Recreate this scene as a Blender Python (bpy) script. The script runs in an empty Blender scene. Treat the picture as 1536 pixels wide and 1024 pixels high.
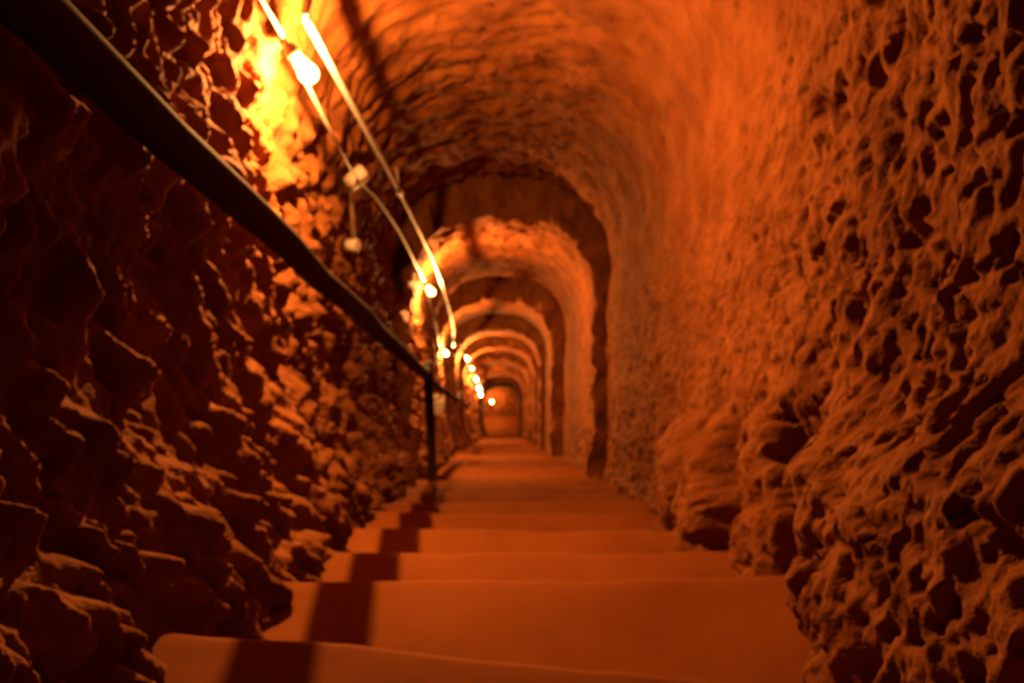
import bpy, math
import numpy as np
from mathutils import Vector, Matrix, Quaternion

# ------------------------------------------------------------------ frame
ALPHA = math.radians(30)            # slope of the stair tunnel
CA, SA = math.cos(ALPHA), math.sin(ALPHA)
H = 0.306                           # eye above the line of the nosings, square to the slope
PITCH = 0.44                        # nosing to nosing along the slope
NSTEP = 63
NOSE = {-3: -.24, -2: .20, -1: .64, 0: 1.08, 1: 1.635, 2: 1.985}   # the top steps are uneven
def nose(k): return NOSE.get(k, 1.96+PITCH*(k-2))
T_LAST = nose(NSTEP-1)
OZ = T_LAST*SA + H*CA               # puts the landing at z = 0
def W(x, u, t):                     # tunnel coordinates (across, up square to slope, along) -> world
    return Vector((x, t*CA + u*SA, OZ + u*CA - t*SA))
def Wn(P):
    x, u, t = P[..., 0], P[..., 1], P[..., 2]
    return np.stack([x, t*CA + u*SA, OZ + u*CA - t*SA], -1)

scene = bpy.context.scene
COL = scene.collection

# ------------------------------------------------------------------ noise
def _hash(ix, iy, iz, seed):
    h = (ix.astype(np.int64)*374761393 + iy.astype(np.int64)*668265263 + iz.astype(np.int64)*2147483647 + seed*974711) & 0xffffffff
    h = ((h ^ (h >> 13))*1274126177) & 0xffffffff
    h = ((h ^ (h >> 16))*2246822519) & 0xffffffff
    return h ^ (h >> 15)
def noise(x, y, z, seed=0):
    x, y, z = np.broadcast_arrays(np.asarray(x, float), np.asarray(y, float), np.asarray(z, float))
    ix, iy, iz = np.floor(x), np.floor(y), np.floor(z)
    fx, fy, fz = x-ix, y-iy, z-iz
    q = lambda f: f*f*f*(f*(f*6-15)+10)
    u, v, w = q(fx), q(fy), q(fz)
    out = 0
    for dx in (0, 1):
        for dy in (0, 1):
            for dz in (0, 1):
                h = _hash(ix+dx, iy+dy, iz+dz, seed)
                gx = ((h & 255)/127.5-1); gy = (((h >> 8) & 255)/127.5-1); gz = (((h >> 16) & 255)/127.5-1)
                g = gx*(fx-dx)+gy*(fy-dy)+gz*(fz-dz)
                out = out + g*(u if dx else 1-u)*(v if dy else 1-v)*(w if dz else 1-w)
    return out*1.25
def fbm(x, y, z, o=3, seed=0):
    a, s = 1, 0
    for i in range(o):
        s = s + a*noise(x, y, z, seed+i*17); x, y, z = x*2.03+3.1, y*2.03+1.7, z*2.03+.9; a *= .5
    return s
def ridged(x, y, z, o=3, seed=0):
    a, s = 1, 0
    for i in range(o):
        s = s + a*(1-2.2*np.abs(noise(x, y, z, seed+i*13))); x, y, z = x*2.1+5.1, y*2.1+1.3, z*2.1+2.9; a *= .45
    return s
def cells(x, y, seed=0):            # distance to the nearest scattered point
    ix, iy = np.floor(x), np.floor(y)
    d = np.full(np.shape(x), 9.0)
    for dx in (-1, 0, 1):
        for dy in (-1, 0, 1):
            h = _hash(ix+dx, iy+dy, ix*0, seed)
            px = ix+dx+(h & 255)/255.; py = iy+dy+((h >> 8) & 255)/255.
            rr = .5+.9*((h >> 16) & 255)/255.
            d = np.minimum(d, np.hypot(x-px, y-py)/rr)
    return d
def sst(a, b, x):
    k = np.clip((x-a)/(b-a), 0, 1); return k*k*(3-2*k)

# ------------------------------------------------------------------ materials
def rock_mat(name, c1, c2, scale, bump, rough=.9, fine=70.):
    m = bpy.data.materials.new(name); m.use_nodes = True
    nt = m.node_tree; N = nt.nodes; L = nt.links
    b = N['Principled BSDF']; b.inputs['Roughness'].default_value = rough
    b.inputs['Specular IOR Level'].default_value = .10
    tc = N.new('ShaderNodeTexCoord')
    n1 = N.new('ShaderNodeTexNoise'); n1.inputs['Scale'].default_value = scale; n1.inputs['Detail'].default_value = 5
    r = N.new('ShaderNodeValToRGB'); r.color_ramp.elements[0].position = .35; r.color_ramp.elements[1].position = .68
    r.color_ramp.elements[0].color = (*c1, 1); r.color_ramp.elements[1].color = (*c2, 1)
    n2 = N.new('ShaderNodeTexNoise'); n2.inputs['Scale'].default_value = fine; n2.inputs['Detail'].default_value = 3
    bp = N.new('ShaderNodeBump'); bp.inputs['Strength'].default_value = bump; bp.inputs['Distance'].default_value = .012
    L.new(tc.outputs['Object'], n1.inputs['Vector']); L.new(tc.outputs['Object'], n2.inputs['Vector'])
    L.new(n1.outputs['Fac'], r.inputs['Fac']); L.new(r.outputs['Color'], b.inputs['Base Color'])
    L.new(n2.outputs['Fac'], bp.inputs['Height']); L.new(bp.outputs['Normal'], b.inputs['Normal'])
    return m
def plain_mat(name, c, rough=.5, metal=0., scale=30.):
    m = bpy.data.materials.new(name); m.use_nodes = True
    nt = m.node_tree; N = nt.nodes; L = nt.links
    b = N['Principled BSDF']; b.inputs['Roughness'].default_value = rough; b.inputs['Metallic'].default_value = metal
    n1 = N.new('ShaderNodeTexNoise'); n1.inputs['Scale'].default_value = scale
    tc = N.new('ShaderNodeTexCoord'); L.new(tc.outputs['Object'], n1.inputs['Vector'])
    r = N.new('ShaderNodeValToRGB')
    r.color_ramp.elements[0].color = (*[k*.75 for k in c], 1); r.color_ramp.elements[1].color = (*[min(1, k*1.2) for k in c], 1)
    L.new(n1.outputs['Fac'], r.inputs['Fac']); L.new(r.outputs['Color'], b.inputs['Base Color'])
    return m
ROCK_L = rock_mat('rough_rock', (0.1530, 0.0474, 0.0115), (0.2570, 0.0865, 0.0250), 7, .6)
ROCK_R = rock_mat('hewn_rock', (0.1652, 0.0491, 0.0106), (0.2693, 0.0882, 0.0221), 6, .6)
VAULT = rock_mat('vault_rock', (0.1530, 0.0446, 0.0096), (0.2693, 0.0882, 0.0221), 6, .6)
ARCH = rock_mat('arch_rock', (0.1591, 0.0474, 0.0106), (0.2693, 0.0882, 0.0221), 6, .6)
STEP = rock_mat('step_stone', (0.2081, 0.0586, 0.0106), (0.2632, 0.0781, 0.0154), 3.5, .12, .85, 45.)
IRON = plain_mat('dark_rail_paint', (.032, .012, .006), .85); IRON.node_tree.nodes['Principled BSDF'].inputs['Specular IOR Level'].default_value = .12
PIPE = plain_mat('pale_conduit_plastic', (.55, .50, .45), .4)
CABLE = plain_mat('pale_cable_sheath', (.42, .35, .28), .45)
HOLDER = plain_mat('brown_lamp_holder', (.10, .05, .03), .4)
BOX = plain_mat('pale_box_plastic', (.48, .36, .28), .45)
BULB_POWER = 2750.
BR, FR = .027, .011                  # glass and filament radii
def glow_mat(name, power, clear):
    m = bpy.data.materials.new(name); m.use_nodes = True
    nt = m.node_tree; N = nt.nodes; N.clear()
    e = N.new('ShaderNodeEmission'); e.inputs['Color'].default_value = (1, .415, .098, 1); e.inputs['Strength'].default_value = power
    o = N.new('ShaderNodeOutputMaterial')
    if clear:
        t = N.new('ShaderNodeBsdfTransparent'); a = N.new('ShaderNodeAddShader')
        nt.links.new(e.outputs[0], a.inputs[0]); nt.links.new(t.outputs[0], a.inputs[1]); nt.links.new(a.outputs[0], o.inputs[0])
    else: nt.links.new(e.outputs[0], o.inputs[0])
    return m
FILAMENT = glow_mat('glowing_filament', BULB_POWER*(.034/FR)**2, False)
DIM = glow_mat('dim_filament', BULB_POWER*(.034/FR)**2*.5, False)
GLOW = glow_mat('glowing_bulb_glass', 12., True)

# ------------------------------------------------------------------ object helpers
def tag(o, label=None, cat=None, group=None, kind=None):
    if label: o['label'] = label
    if cat: o['category'] = cat
    if group: o['group'] = group
    if kind: o['kind'] = kind
    return o
def thing(name, loc, label, cat, group=None):
    o = bpy.data.objects.new(name, None); COL.objects.link(o); o.location = loc; o.empty_display_size = .05
    return tag(o, label, cat, group)
def mesh_obj(name, V, F, m, parent=None, smooth=True, normals=None, loc=None):
    me = bpy.data.meshes.new(name)
    V = np.asarray(V, float); F = np.asarray(F)
    if loc is not None: V = V-np.array(loc)
    me.from_pydata(V.tolist(), [], F.tolist() if hasattr(F, 'tolist') else F)
    me.materials.append(m)
    if smooth: me.polygons.foreach_set('use_smooth', [True]*len(me.polygons))
    me.update()
    if normals is not None: me.normals_split_custom_set_from_vertices(normals.tolist())
    o = bpy.data.objects.new(name, me); COL.objects.link(o)
    if loc is not None: o.location = loc
    if parent is not None: o.parent = parent
    return o
def tube_geo(pts, r, n=12, cap=True):
    pts = [Vector(p) for p in pts]; rs = r if hasattr(r, '__len__') else [r]*len(pts)
    V, F = [], []
    d0 = (pts[1]-pts[0]).normalized()
    a = d0.orthogonal().normalized()
    for i, p in enumerate(pts):
        d = (pts[min(i+1, len(pts)-1)]-pts[max(i-1, 0)]).normalized()
        a = (a-d*a.dot(d)).normalized(); b = d.cross(a)
        for k in range(n):
            w = 2*math.pi*k/n
            V.append(p+(a*math.cos(w)+b*math.sin(w))*rs[i])
    for i in range(len(pts)-1):
        for k in range(n):
            F.append((i*n+k, i*n+(k+1) % n, (i+1)*n+(k+1) % n, (i+1)*n+k))
    if cap:
        F.append(tuple(range(n-1, -1, -1))); F.append(tuple(range((len(pts)-1)*n, len(pts)*n)))
    return V, F
def join(*gs):
    V, F = [], []
    for v, f in gs:
        o = len(V); V += list(v); F += [tuple(i+o for i in q) for q in f]
    return V, F
def geo_obj(name, g, m, parent=None, smooth=True, loc=None):
    V, F = g
    me = bpy.data.meshes.new(name)
    off = Vector(loc) if loc is not None else (parent.location.copy() if parent is not None else Vector((0, 0, 0)))
    me.from_pydata([tuple(Vector(v)-off) for v in V], [], F); me.materials.append(m)
    if smooth:
        me.polygons.foreach_set('use_smooth', [len(p.vertices) < 6 for p in me.polygons])
    me.update()
    o = bpy.data.objects.new(name, me); COL.objects.link(o)
    if parent is not None: o.parent = parent
    elif loc is not None: o.location = loc
    return o
def spline(P, n=8):                 # Catmull-Rom through points
    P = [Vector(p) for p in P]; Q = [P[0]*2-P[1]]+P+[P[-1]*2-P[-2]]; out = []
    for i in range(1, len(Q)-2):
        for k in range(n):
            s = k/n; a, b, c, d = Q[i-1:i+3]
            out.append(.5*((2*b)+(c-a)*s+(2*a-5*b+4*c-d)*s*s+(3*b-a-3*c+d)*s**3))
    out.append(P[-1]); return out
def box_geo(c, ax, ay, az, hx, hy, hz, bev=.15):
    c, ax, ay, az = Vector(c), Vector(ax), Vector(ay), Vector(az)
    V, F = [], []
    levels = [(-1, 1-bev), (-1+bev, 1), (1-bev, 1), (1, 1-bev)]
    n = 8
    for lz, k in levels:
        for x, y in ((-1, -1+bev), (-1+bev, -1), (1-bev, -1), (1, -1+bev), (1, 1-bev), (1-bev, 1), (-1+bev, 1), (-1, 1-bev)):
            V.append(c+ax*x*k*hx+ay*y*k*hy+az*lz*hz)
    for i in range(3):
        for k in range(n): F.append((i*n+k, i*n+(k+1) % n, (i+1)*n+(k+1) % n, (i+1)*n+k))
    F.append(tuple(range(n-1, -1, -1))); F.append(tuple(range(3*n, 4*n)))
    return V, F

# ------------------------------------------------------------------ tunnel shell
RINGS = [4.85, 8.1, 10.6, 12.9, 15.6, 18.9, 23.3]
SHIFT = [0.0, 0.0, -.055, -.045, -.04, -.03, -.02, 0.0]   # sideways drift of each stretch
T_END = 30.4
U_LOW, U_SPR = -.66, .75
ndense = 4000
def base_poly():
    P = []
    for u in np.linspace(U_LOW, U_SPR, 400):
        P.append((-(.455+.105*float(sst(-.38, .30, u))), u))
    for a in np.linspace(math.pi, 0, 1600)[1:-1]:
        c, s = math.cos(a), math.sin(a)
        P.append((.0025+.5625*math.copysign(abs(c)**(2/2.6), c), U_SPR+.56*abs(s)**(2/2.6)))
    for u in np.linspace(U_SPR, U_LOW, 400): P.append((.565-.02*float(sst(.1, -.5, u)), u))
    return np.array(P)
BP = base_poly()
arc = np.concatenate([[0], np.cumsum(np.hypot(*np.diff(BP, axis=0).T))])
NJ = 520
sj = np.linspace(0, arc[-1], NJ)
bx, bu = np.interp(sj, arc, BP[:, 0]), np.interp(sj, arc, BP[:, 1])
tx, tu = np.gradient(bx), np.gradient(bu)
for _ in range(6):
    tx = np.convolve(np.pad(tx, 2, 'edge'), np.ones(5)/5, 'valid'); tu = np.convolve(np.pad(tu, 2, 'edge'), np.ones(5)/5, 'valid')
ln = np.hypot(tx, tu); nx, nu = -tu/ln, tx/ln                # outward
JL = int(np.argmax(bu > 1.02)); JR = NJ-1-int(np.argmax(bu[::-1] > 1.02))

rows = []                                                    # (t, ew, ec, shift, owner)   owner: -1 shell, k ring
def seg_rows(t0, t1, sfun, sh0, sh1, owner_head=None, head=.09):
    t = t0; out = []
    while t < t1-1e-6:
        out.append(t)
        t += max(.0055, .0065*max(abs(t), .5)) if t > .3 else .05
    out.append(t1)
    for t in out:
        s = sfun(t); k = float(sst(0, .5, (t-t0)/max(t1-t0, .01)))
        hw = max(0., 1-(t-t0)/head) if (owner_head is not None and t-t0 < head) else 0.
        rows.append((t, .02+.085*s, .02+.25*s**2, sh0+(sh1-sh0)*k, owner_head if (owner_head is not None and t-t0 < head) else -1, hw))
seg_rows(-2.2, RINGS[0], lambda t: float(np.clip((t-1.0)/(RINGS[0]-1.0), 0, 1)), 0, 0)
for k, r in enumerate(RINGS):
    e1 = rows[-1]
    for q in np.linspace(0, 1, 12)[1:-1]:
        rows.append((r, e1[1]+(.02-e1[1])*q, e1[2]+(.02-e1[2])*q, SHIFT[k+1], k, q))
    r2 = RINGS[k+1] if k+1 < len(RINGS) else T_END
    seg_rows(r, r2, lambda t, r=r, r2=r2: ((t-r)/(r2-r)), SHIFT[k+1], SHIFT[k+1], k)
NR = len(rows)
Rt, Rw, Rc, Rs = [np.array([q[i] for q in rows])[:, None] for i in range(4)]
own = np.array([q[4] for q in rows]); LW = np.array([q[5] for q in rows])[:, None]
up = np.clip(nu, 0, 1)[None, :]
e = Rw+(Rc-Rw)*up
X = bx[None, :]+nx[None, :]*e+Rs
U = bu[None, :]+nu[None, :]*e
T = Rt-.16*(U-.4)
Yw, Zw = T*CA+U*SA, U*CA-T*SA
wl = 1-sst(JL-70, JL+70, np.arange(NJ))[None, :]
wr = sst(JR-70, JR+70, np.arange(NJ))[None, :]
wc = 1-wl-wr
far = sst(4.5, 9, T)                                          # relief reads finer and calmer further in
# left: deep vertical clefts and knobs
warp = noise(X*2, Yw*3, Zw*3, 5)*.35
lowl = sst(.25, -.10, U)                                      # long slanting clefts low down, knobs above
va = noise(X*2+warp, Yw*10+warp*2, Zw*5.0+warp*2, 23); vb = noise(X*2+warp, (Yw+.32*Zw)*9+warp*2, Zw*1.9+warp*2, 24)
n1 = va*(1-lowl)+vb*lowl
n2 = noise(X*3, (Yw+.2*Zw)*24+warp*2, Zw*11+warp*2, 29)
dl = .014*noise(X*2, Yw*2.6, Zw*1.8, 11) - .085*np.abs(n1)**.9 + .034*noise(X, (Yw+.2*Zw)*7, Zw*2.6, 37) - .050*np.abs(n2) + .034*fbm(X*3, (Yw+.2*Zw)*15, Zw*8, 2, 33) + .016*fbm(X*3, Yw*38, Zw*24, 2, 31) + sst(.35, .55, U)*sst(3., 2.3, T)*(.020-.060*np.abs(noise(X*3, Yw*15+warp*2, Zw*9+warp*2, 35)))
dl = .11*np.tanh((dl+.042)/.085)+.012
dl = np.where(dl < -.02, -.02+.045*np.tanh((dl+.02)/.045), dl)+(.02*sst(.5, .75, U))-.050*sst(1.65, 1.0, T)*sst(.30, .48, U)-.05*sst(-.06, -.28, U)
# right: smooth above, pitted and blocky low down and close by
q = Zw+OZ*0
rough = .72*np.clip(.50+.52*sst(2.1, .9, T)+.45*sst(.25, -.25, U), 0, 1.2)
hole = cells(T*17+noise(T*12, U*12, 0, 3)*.9, U*11+noise(T*12, U*12, 9, 4)*.9, 7)
hole2 = cells(T*9+noise(T*11, U*11, 2, 8)*.8, U*5.5+noise(T*11, U*11, 5, 6)*.8, 19)
hole3 = cells(T*26+noise(T*18, U*18, 0, 13)*.8, U*15+noise(T*18, U*18, 9, 14)*.8, 27)
dr = .012*sst(.24, .08, hole3)*sst(5., 3., T)+.022*fbm(X, Yw*2.2, Zw*2.2, 2, 41)+rough*(.026*sst(.30, .10, hole)+.040*sst(.24, .07, hole2)+.030*fbm(X, (Yw+.2*Zw)*11, Zw*6, 4, 47)-.012*np.abs(noise(X, Yw*19+Zw*3, Zw*9, 49))) + .012*fbm(X, Yw*44, Zw*28, 3, 53) + .012*noise(X, Yw*9, Zw*1.2, 57)
# blocks standing out at the foot of the right wall, hollows between them
uw = sst(.08, -.10, U)
tj = T+.05*noise(X*4, U*8, 0, 61)+.02*noise(X*9, U*22, 0, 62)
dr = dr-uw*(.10*sst(1.97, 2.08, tj)*sst(3.1, 2.5, tj)-.05*sst(1.90, 1.93, tj)*sst(2.03, 1.99, tj)-.06*sst(2.22, 2.25, tj)*sst(2.40, 2.35, tj)+.02*sst(1.60, 1.66, tj)*sst(1.95, 1.9, tj)+.085*sst(1.40, 1.28, tj+.05*noise(T*14, U*14, 0, 63))-.10*sst(1.38, 1.44, tj)*sst(1.63, 1.60, tj))
# crown: shallow tool marks lying across, calmer up by the first lamp
calm = .40+1.0*sst(2.2, 2.9, T)+.55*sst(3.3, 4.4, T)*sst(4.9, 4.8, T)
dc = .022*fbm(X*2.5, T*2.2, U*2, 2, 71)+calm*(.026*fbm(X*6, T*15, U*6, 3, 73) + .010*fbm(X*20, T*30, U*20, 2, 75) - .020*np.abs(noise(X*4, T*10, U*4, 79))) + .012*sst(.30, .1, cells(T*9, X*7, 77))
amp = 1-.45*far
D = amp*(wl*dl+wr*dr+wc*dc)
D = D+LW*(.030*fbm(X*8, U*8, Rt*3, 3, 85)-.006)
isf = (own >= 0)[:, None]
X2, U2 = X+nx[None, :]*D, U+nu[None, :]*D
# uneven faces of the arches
T2 = T+np.where(isf, .075*fbm(X*7, U*7, Rt, 4, 83), 0)
P = Wn(np.stack([X2, U2, T2], -1))
gi, gj = np.gradient(P, axis=0), np.gradient(P, axis=1)
NRM = np.cross(gi, gj); NRM /= np.linalg.norm(NRM, axis=-1, keepdims=True)+1e-12
cen = Wn(np.stack([X*0, X*0+.3, T], -1))
if np.mean(np.sum(NRM*(cen-P), -1)) < 0: NRM = -NRM; FLIP = True
else: FLIP = False
def patch(name, i0, i1, j0, j1, m, js=1):
    jj = np.unique(np.r_[np.arange(j0, j1, js), j1]); ii = np.arange(i0, i1+1)
    V = P[np.ix_(ii, jj)].reshape(-1, 3); Nn = NRM[np.ix_(ii, jj)].reshape(-1, 3)
    a, b = len(ii), len(jj)
    idx = np.arange(a*b).reshape(a, b)
    F = np.stack([idx[:-1, :-1], idx[1:, :-1], idx[1:, 1:], idx[:-1, 1:]], -1).reshape(-1, 4)
    if FLIP: F = F[:, ::-1]
    return V, F, Nn
def multi(name, spans, j0, j1, m):
    Vs, Fs, Ns, o = [], [], [], 0
    for i0, i1 in spans:
        V, F, Nn = patch(name, i0, i1, j0, j1, m); Vs.append(V); Fs.append(F+o); Ns.append(Nn); o += len(V)
    return mesh_obj(name, np.concatenate(Vs), np.concatenate(Fs), m, normals=np.concatenate(Ns))
spans, ringspans, i = [], {}, 0
cur = own[0]; st = 0
for i in range(1, NR+1):
    if i == NR or own[i] != cur:
        a, b = (st, min(i, NR-1)) if cur < 0 else (st-1, min(i, NR-1))
        if cur < 0: spans.append((st, i-1))
        else: ringspans[cur] = (st-1, min(i, NR-1))
        if i < NR: cur = own[i]; st = i
tag(multi('wall_left', spans, 0, JL, ROCK_L), 'dark deeply cleft rock wall on the left behind the handrail', 'wall', kind='structure')
tag(multi('wall_right', spans, JR, NJ-1, ROCK_R), 'orange lit pitted rock wall on the right of the steps', 'wall', kind='structure')
tag(multi('ceiling', spans, JL, JR, VAULT), 'rough hewn barrel vault over the descending stairs', 'ceiling', kind='structure')
ORD = ['first', 'second', 'third', 'fourth', 'fifth', 'sixth', 'seventh']
for k in range(len(RINGS)):
    a, b = ringspans[k]
    V, F, Nn = patch('', a, b, 0, NJ-1, ARCH, 2 if k < 3 else 4)
    tag(mesh_obj('trim_%d' % (k+1), V, F, ARCH, normals=Nn), '%s rock arch down the tunnel, counted from the top of the stairs' % ORD[k], 'arch', kind='structure')

# end wall and back wall
def sheet(name, y, w, z0, z1, n, seed, m, amp_):
    g = np.linspace(0, 1, n); xx, zz = np.meshgrid((g-.5)*w, z0+(z1-z0)*g)
    yy = y+amp_*fbm(xx*2, zz*2, xx*0+seed, 3, seed)
    V = np.stack([xx, yy, zz], -1).reshape(-1, 3); idx = np.arange(n*n).reshape(n, n)
    F = np.stack([idx[:-1, :-1], idx[:-1, 1:], idx[1:, 1:], idx[1:, :-1]], -1).reshape(-1, 4)
    return mesh_obj(name, V, F, m)
yl = W(0, -H, T_LAST).y
tag(sheet('wall_back', yl+1.45, 2.2, -.2, 3.2, 60, 3, ROCK_R, .10), 'rock face closing the far end of the tunnel', 'wall', kind='structure')
tag(sheet('wall_front', W(0, 0, -2.0).y, 2.6, W(0, 0, -2).z-1.5, W(0, 0, -2).z+3.2, 40, 9, ROCK_R, .06), 'rock face closing the top of the stairs behind the viewer', 'wall', kind='structure')
g = box_geo((0, yl+.70, -.15), (1, 0, 0), (0, 1, 0), (0, 0, 1), .75, 1.0, .149, .03)
tag(geo_obj('floor', g, STEP), 'small flat landing at the foot of the stairs', 'floor', kind='structure')

# ------------------------------------------------------------------ steps
stair = thing('staircase', W(0, -H, T_LAST), 'worn orange stone staircase descending between the rock walls', 'staircase')
def step(k):
    n = 60 if k < 6 else (36 if k < 14 else 16)
    t = nose(k); TREAD = (t-nose(k-1))*CA; RISE = (nose(k+1)-t)*SA
    o = W(0, -H, t)
    xs = np.linspace(-.72, .78, n)
    yaw = {-1: .10, 0: .125, 1: -.01, 2: .0}.get(k, .02*math.sin(k*2.3))
    lat = 26 if k < 6 else 12
    prof = []                                                 # (y, z) round the block, nosing at 0, 0
    for s in np.linspace(0, 1, lat): prof.append((-(TREAD+.10)*(1-s)-.022*s, 0.))
    for a in np.linspace(90, 0, 6)[1:]: prof.append((-.022+.022*math.cos(math.radians(a)), -.022+.022*math.sin(math.radians(a))))
    prof += [(0, -RISE*.5), (-.006, -RISE-.05), (-TREAD-.10, -RISE-.05)]
    pr = np.array(prof)
    V = []
    for x in xs:
        wv = .010*float(noise(x*3.1, k*3.7, 0, 91))+.004*float(noise(x*11, k*3.7, 4, 92))
        wear = -.004*math.exp(-((x-.05)/.28)**2)
        for (y, z) in prof:
            f = max(0, 1+y/(TREAD))
            dz = wear*f*f + .006*float(noise(x*4, y*5, k*2.1, 93))+.0025*float(noise(x*14, y*14, k*2.1, 94)) if z > -.03 else 0
            V.append((x, y+wv*f-x*yaw*1.0, z+dz+wv*.5))
    m = len(prof); F = []
    for a in range(n-1):
        for b in range(m):
            F.append((a*m+b, (a+1)*m+b, (a+1)*m+(b+1) % m, a*m+(b+1) % m))
    F.append(tuple(range(m))); F.append(tuple((n-1)*m+b for b in range(m-1, -1, -1)))
    V = [Vector(v)+o for v in V]
    return geo_obj('step', (V, F), STEP, stair)
for k in range(-3, NSTEP): step(k)

# ------------------------------------------------------------------ handrails
RX, RU, RR = -.413, .357, .028
def handrail(ta, tb, x, u, label, post=True, r=RR, nb=(), dip=0.):
    root = thing('handrail', W(x, u, tb), label, 'handrail', 'handrails along the left wall')
    n = max(6, int((tb-ta)/.25))
    pts = [W(x+.004*math.sin(i*1.7), u-dip*(ta+(tb-ta)*i/n-1)+.003*math.sin(i*2.3), ta+(tb-ta)*i/n) for i in range(n+1)]
    e = pts[-1]; d = (pts[-1]-pts[-2]).normalized()
    hz = Vector((0, 1, 0))
    pts += [e+d*.06+hz*.01, e+d*.085+hz*.05, e+d*.095+hz*.10, e+d*.098+hz*.14]
    geo_obj('rail', tube_geo(pts, [r]*(len(pts)-1)+[r*.8], 20), IRON, root)
    for tt in nb:
        c = W(x, u-dip*(tt-1), tt)
        geo_obj('bracket', tube_geo(spline([c+Vector((0, 0, -r*.6)), c+Vector((-.02, 0, -.07)), c+Vector((-.10, 0, -.085)), c+Vector((-.20, 0, -.085))], 5), .008, 8), IRON, root)
    if post:
        b = pts[-2]
        # foot of the post: on the tread below
        k = next(q for q in range(NSTEP) if W(0, -H, nose(q)).y > b.y+.05)
        zt = W(0, -H, nose(k)).z
        geo_obj('post', tube_geo([Vector((b.x, b.y, zt-.01)), Vector((b.x, b.y, zt+.012)), Vector((b.x, b.y, zt+.013)), Vector((b.x, b.y, b.z))], [.05, .05, .027, .027], 14), IRON, root)
    return root
handrail(-.9, 4.05, RX, RU, 'thick dark handrail closest to the viewer, crossing the left wall', dip=.024, nb=(.35,))
handrail(4.95, 7.75, -.435, .27, 'dark handrail starting beyond the first arch', post=False, r=.022, nb=(5.6, 7.2))
handrail(8.4, 10.4, -.46, .27, 'dark handrail just past the second arch', post=False, r=.022, nb=(8.8, 10.))

# ------------------------------------------------------------------ conduit, cable
cond = thing('conduit_pipe', W(-.49, 1.014, 1.82), 'straight pale conduit pipe running under the left side of the vault', 'pipe')
pts = [W(-.43, 1.24, 1.76), W(-.455, 1.13, 1.79), W(-.478, 1.06, 1.80), W(-.49, 1.020, 1.82), W(-.488, 1.016, 1.88), W(-.480, 1.029, 2.376), W(-.466, 1.036, 2.9), W(-.455, 1.04, 3.33), W(-.440, 1.043, 4.1), W(-.43, 1.045, 4.83), W(-.435, 1.03, 5.6), W(-.45, 1.0, 6.6)]
pts += [W(-.47, .97, 7.4), W(-.485, .92, 7.75), W(-.50, .86, 7.95), W(-.51, .87, 8.2)]
pts += [W(-.505, .93, 8.6)]+[W(-.50, .965, t) for t in np.arange(9, 23, 1.)]
geo_obj('pipe', tube_geo(spline(pts, 4), .0105, 12), PIPE, cond)
for q in (7, 9, 11):
    c = pts[q]; d = (pts[q+1]-pts[q-1]).normalized()
    geo_obj('pipe_clip', join(tube_geo([c-d*.012, c+d*.012], .0145, 12), tube_geo([c, c+(W(-.02, .12, 0)-W(0, 0, 0))], .004, 6)), PIPE, cond)

BULBS = [(1.9, -.503, .912), (5.35, -.497, .95), (8.25, -.60, .79), (11.1, -.496, .986), (13.0, -.506, .985), (15.4, -.504, .949), (17.8, -.522, .89), (20.3, -.54, .84), (28.7, -.36, .93)]
NAMES = ['largest glowing bare bulb, beside the pale conduit near the top of the stairs',
         'second glowing bulb down the stairs, just past the first arch',
         'low glowing bulb by the second arch, left of the line of small bulbs',
         'uppermost bulb in the close row of small far bulbs',
         'second bulb from the top in the close row of far bulbs',
         'third bulb from the top in the close row of far bulbs',
         'fourth bulb from the top in the close row of far bulbs',
         'lowest bulb in the close row of far bulbs',
         'last bulb lighting the end wall at the foot of the stairs']
def revolve(c, prof, ax, n=20):           # ax: from the tip of the bulb up to its cap
    a = ax.orthogonal().normalized(); b = ax.cross(a); V, F = [], []
    for (r, z) in prof:
        for k in range(n):
            w = 2*math.pi*k/n; V.append(c+(a*math.cos(w)+b*math.sin(w))*r+ax*z)
    for i in range(len(prof)-1):
        for k in range(n): F.append((i*n+k, i*n+(k+1) % n, (i+1)*n+(k+1) % n, (i+1)*n+k))
    F.append(tuple(range(n-1, -1, -1))); F.append(tuple(range((len(prof)-1)*n, len(prof)*n)))
    return V, F
CAPS = []
for (t, x, u), nm in zip(BULBS, NAMES):
    c = W(x, u, t); ax = Vector((-.55, 0, .83)).normalized()
    root = thing('light_bulb', c, nm, 'light bulb', 'bare bulbs strung along the left wall')
    pr = [(BR*math.sin(a), -BR*math.cos(a)) for a in np.linspace(.08, math.pi*.70, 12)]
    pr += [(.0185, .032), (.0155, .043), (.0140, .052)]
    geo_obj('filament', revolve(c, [(FR*math.sin(a), -FR*math.cos(a)) for a in np.linspace(.1, math.pi-.1, 9)], ax, 14), FILAMENT if t < 28 else DIM, root)
    geo_obj('bulb_glass', revolve(c, pr, ax), GLOW, root)
    geo_obj('lamp_holder', revolve(c, [(.0135, .050), (.0185, .052), (.0195, .068), (.017, .078), (.010, .084), (.006, .090)], ax), HOLDER, root)
    CAPS.append(c+ax*.088)
cab = thing('electric_cable', W(-.53, .95, 1.2), 'thin pale cable sagging from bulb to bulb along the left wall', 'cable')
cp = [W(-.56, .985, -1.0), W(-.56, .985, .6), W(-.545, .97, 1.3), W(-.548, .968, 1.65), CAPS[0], W(-.52, .89, 2.28), W(-.548, .935, 2.80), W(-.53, .965, 3.2), W(-.52, .985, 3.83), W(-.525, .99, 4.6)]
for i in range(1, len(BULBS)):
    cp.append(CAPS[i])
    if i+1 < len(BULBS):
        for f in (.33, .67): cp.append(CAPS[i].lerp(CAPS[i+1], f)+Vector((.01, 0, -.045)))
geo_obj('cable_run', tube_geo(spline(cp, 5), .0058, 8), CABLE, cab)

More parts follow.
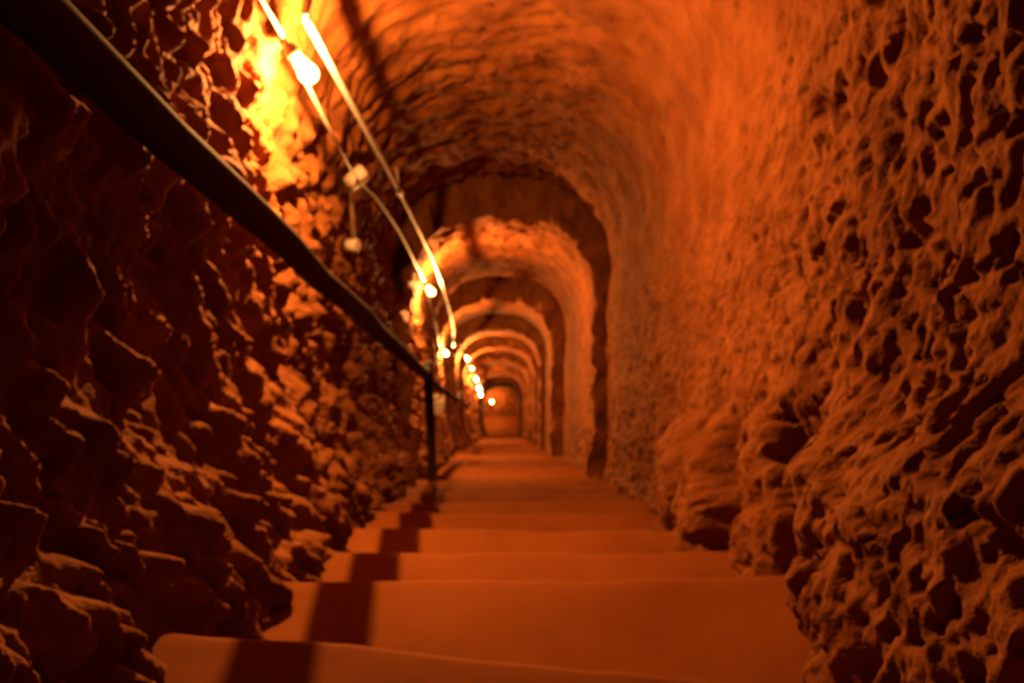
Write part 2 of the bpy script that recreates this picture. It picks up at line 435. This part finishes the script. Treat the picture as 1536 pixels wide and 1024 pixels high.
# junction box with a pull switch below it
ex, eu, ez = Vector((1, 0, 0)), Vector((0, SA, CA)), Vector((0, CA, -SA))
jc = W(-.562, .955, 2.86)
jb = thing('junction_box', jc, 'small pale junction box where the thin cable meets the left wall', 'junction box')
d1 = (ex*.75+eu*.66).normalized(); d2 = ez; d3 = d1.cross(d2).normalized()
geo_obj('box', box_geo(jc, d1, d2, d3, .046, .03, .022, .2), BOX, jb)
geo_obj('lid', box_geo(jc+d3*(.025 if d3.x > 0 else -.025), d1, d2, d3, .040, .025, .004, .2), BOX, jb)
sc = W(-.585, .72, 2.99)
sw = thing('wall_switch', sc, 'small round switch on a drop pipe below the junction box', 'switch')
geo_obj('drop_pipe', tube_geo([jc+Vector((-.022, .0, -.03)), jc.lerp(sc, .5)+Vector((-.012, 0, 0)), sc+Vector((-.006, 0, .02))], .009, 10), plain_mat('brown_drop_pipe', (.19, .095, .045), .5), sw)
geo_obj('switch_body', tube_geo([sc+Vector((-.03, .0, 0)), sc+Vector((.012, -.010, .002)), sc+Vector((.016, -.012, .002))], [.026, .026, .02], 18), BOX, sw)
wc_ = W(-.545, .19, 6.55)
wb = thing('wall_box', wc_, 'pale box fixed low on the left wall just beyond the first arch', 'box')
geo_obj('box', box_geo(wc_, Vector((1, 0, 0)), Vector((0, 1, 0)), Vector((0, 0, 1)), .06, .05, .075, .15), BOX, wb)
geo_obj('lid', box_geo(wc_+Vector((0, -.052, 0)), Vector((1, 0, 0)), Vector((0, 0, 1)), Vector((0, 1, 0)), .052, .066, .006, .15), BOX, wb)

# ------------------------------------------------------------------ camera
FPX = 1145.
th, ps = math.atan(128/FPX), math.atan(16/FPX)
def dirw(x, u, t): return W(x, u, t)-W(0, 0, 0)
Fv = dirw(math.sin(ps)*math.cos(th), math.sin(th), math.cos(ps)*math.cos(th)).normalized()
Rv = dirw(math.cos(ps), 0, -math.sin(ps)); Rv = (Rv-Fv*Rv.dot(Fv)).normalized()
Uv = Rv.cross(Fv).normalized()
cd = bpy.data.cameras.new('camera'); cd.sensor_width = 36; cd.lens = 36*FPX/1536; cd.clip_start = .02; cd.clip_end = 100
cam = bpy.data.objects.new('camera', cd); COL.objects.link(cam)
M = Matrix((Rv, Uv, -Fv)).transposed().to_4x4(); M.translation = W(0, 0, 0); cam.matrix_world = M
scene.camera = cam
# soft, near-focused lens
cd.dof.use_dof = True; cd.dof.focus_distance = .30
coc = 9/1536*36e-3                                            # blur-disc on the sensor for distant things
cd.dof.aperture_fstop = (cd.lens*1e-3)**2/(coc*(.30-cd.lens*1e-3))

# ------------------------------------------------------------------ world, view
w = bpy.data.worlds.new('world'); scene.world = w; w.use_nodes = True
w.node_tree.nodes['Background'].inputs[0].default_value = (0, 0, 0, 1); w.node_tree.nodes['Background'].inputs[1].default_value = 0
scene.view_settings.view_transform = 'Standard'; scene.view_settings.look = 'None'
scene.view_settings.exposure = 0; scene.view_settings.gamma = 1; scene.view_settings.use_curve_mapping = False
scene.cycles.use_denoising = True
scene.cycles.max_bounces = 6; scene.cycles.diffuse_bounces = 1
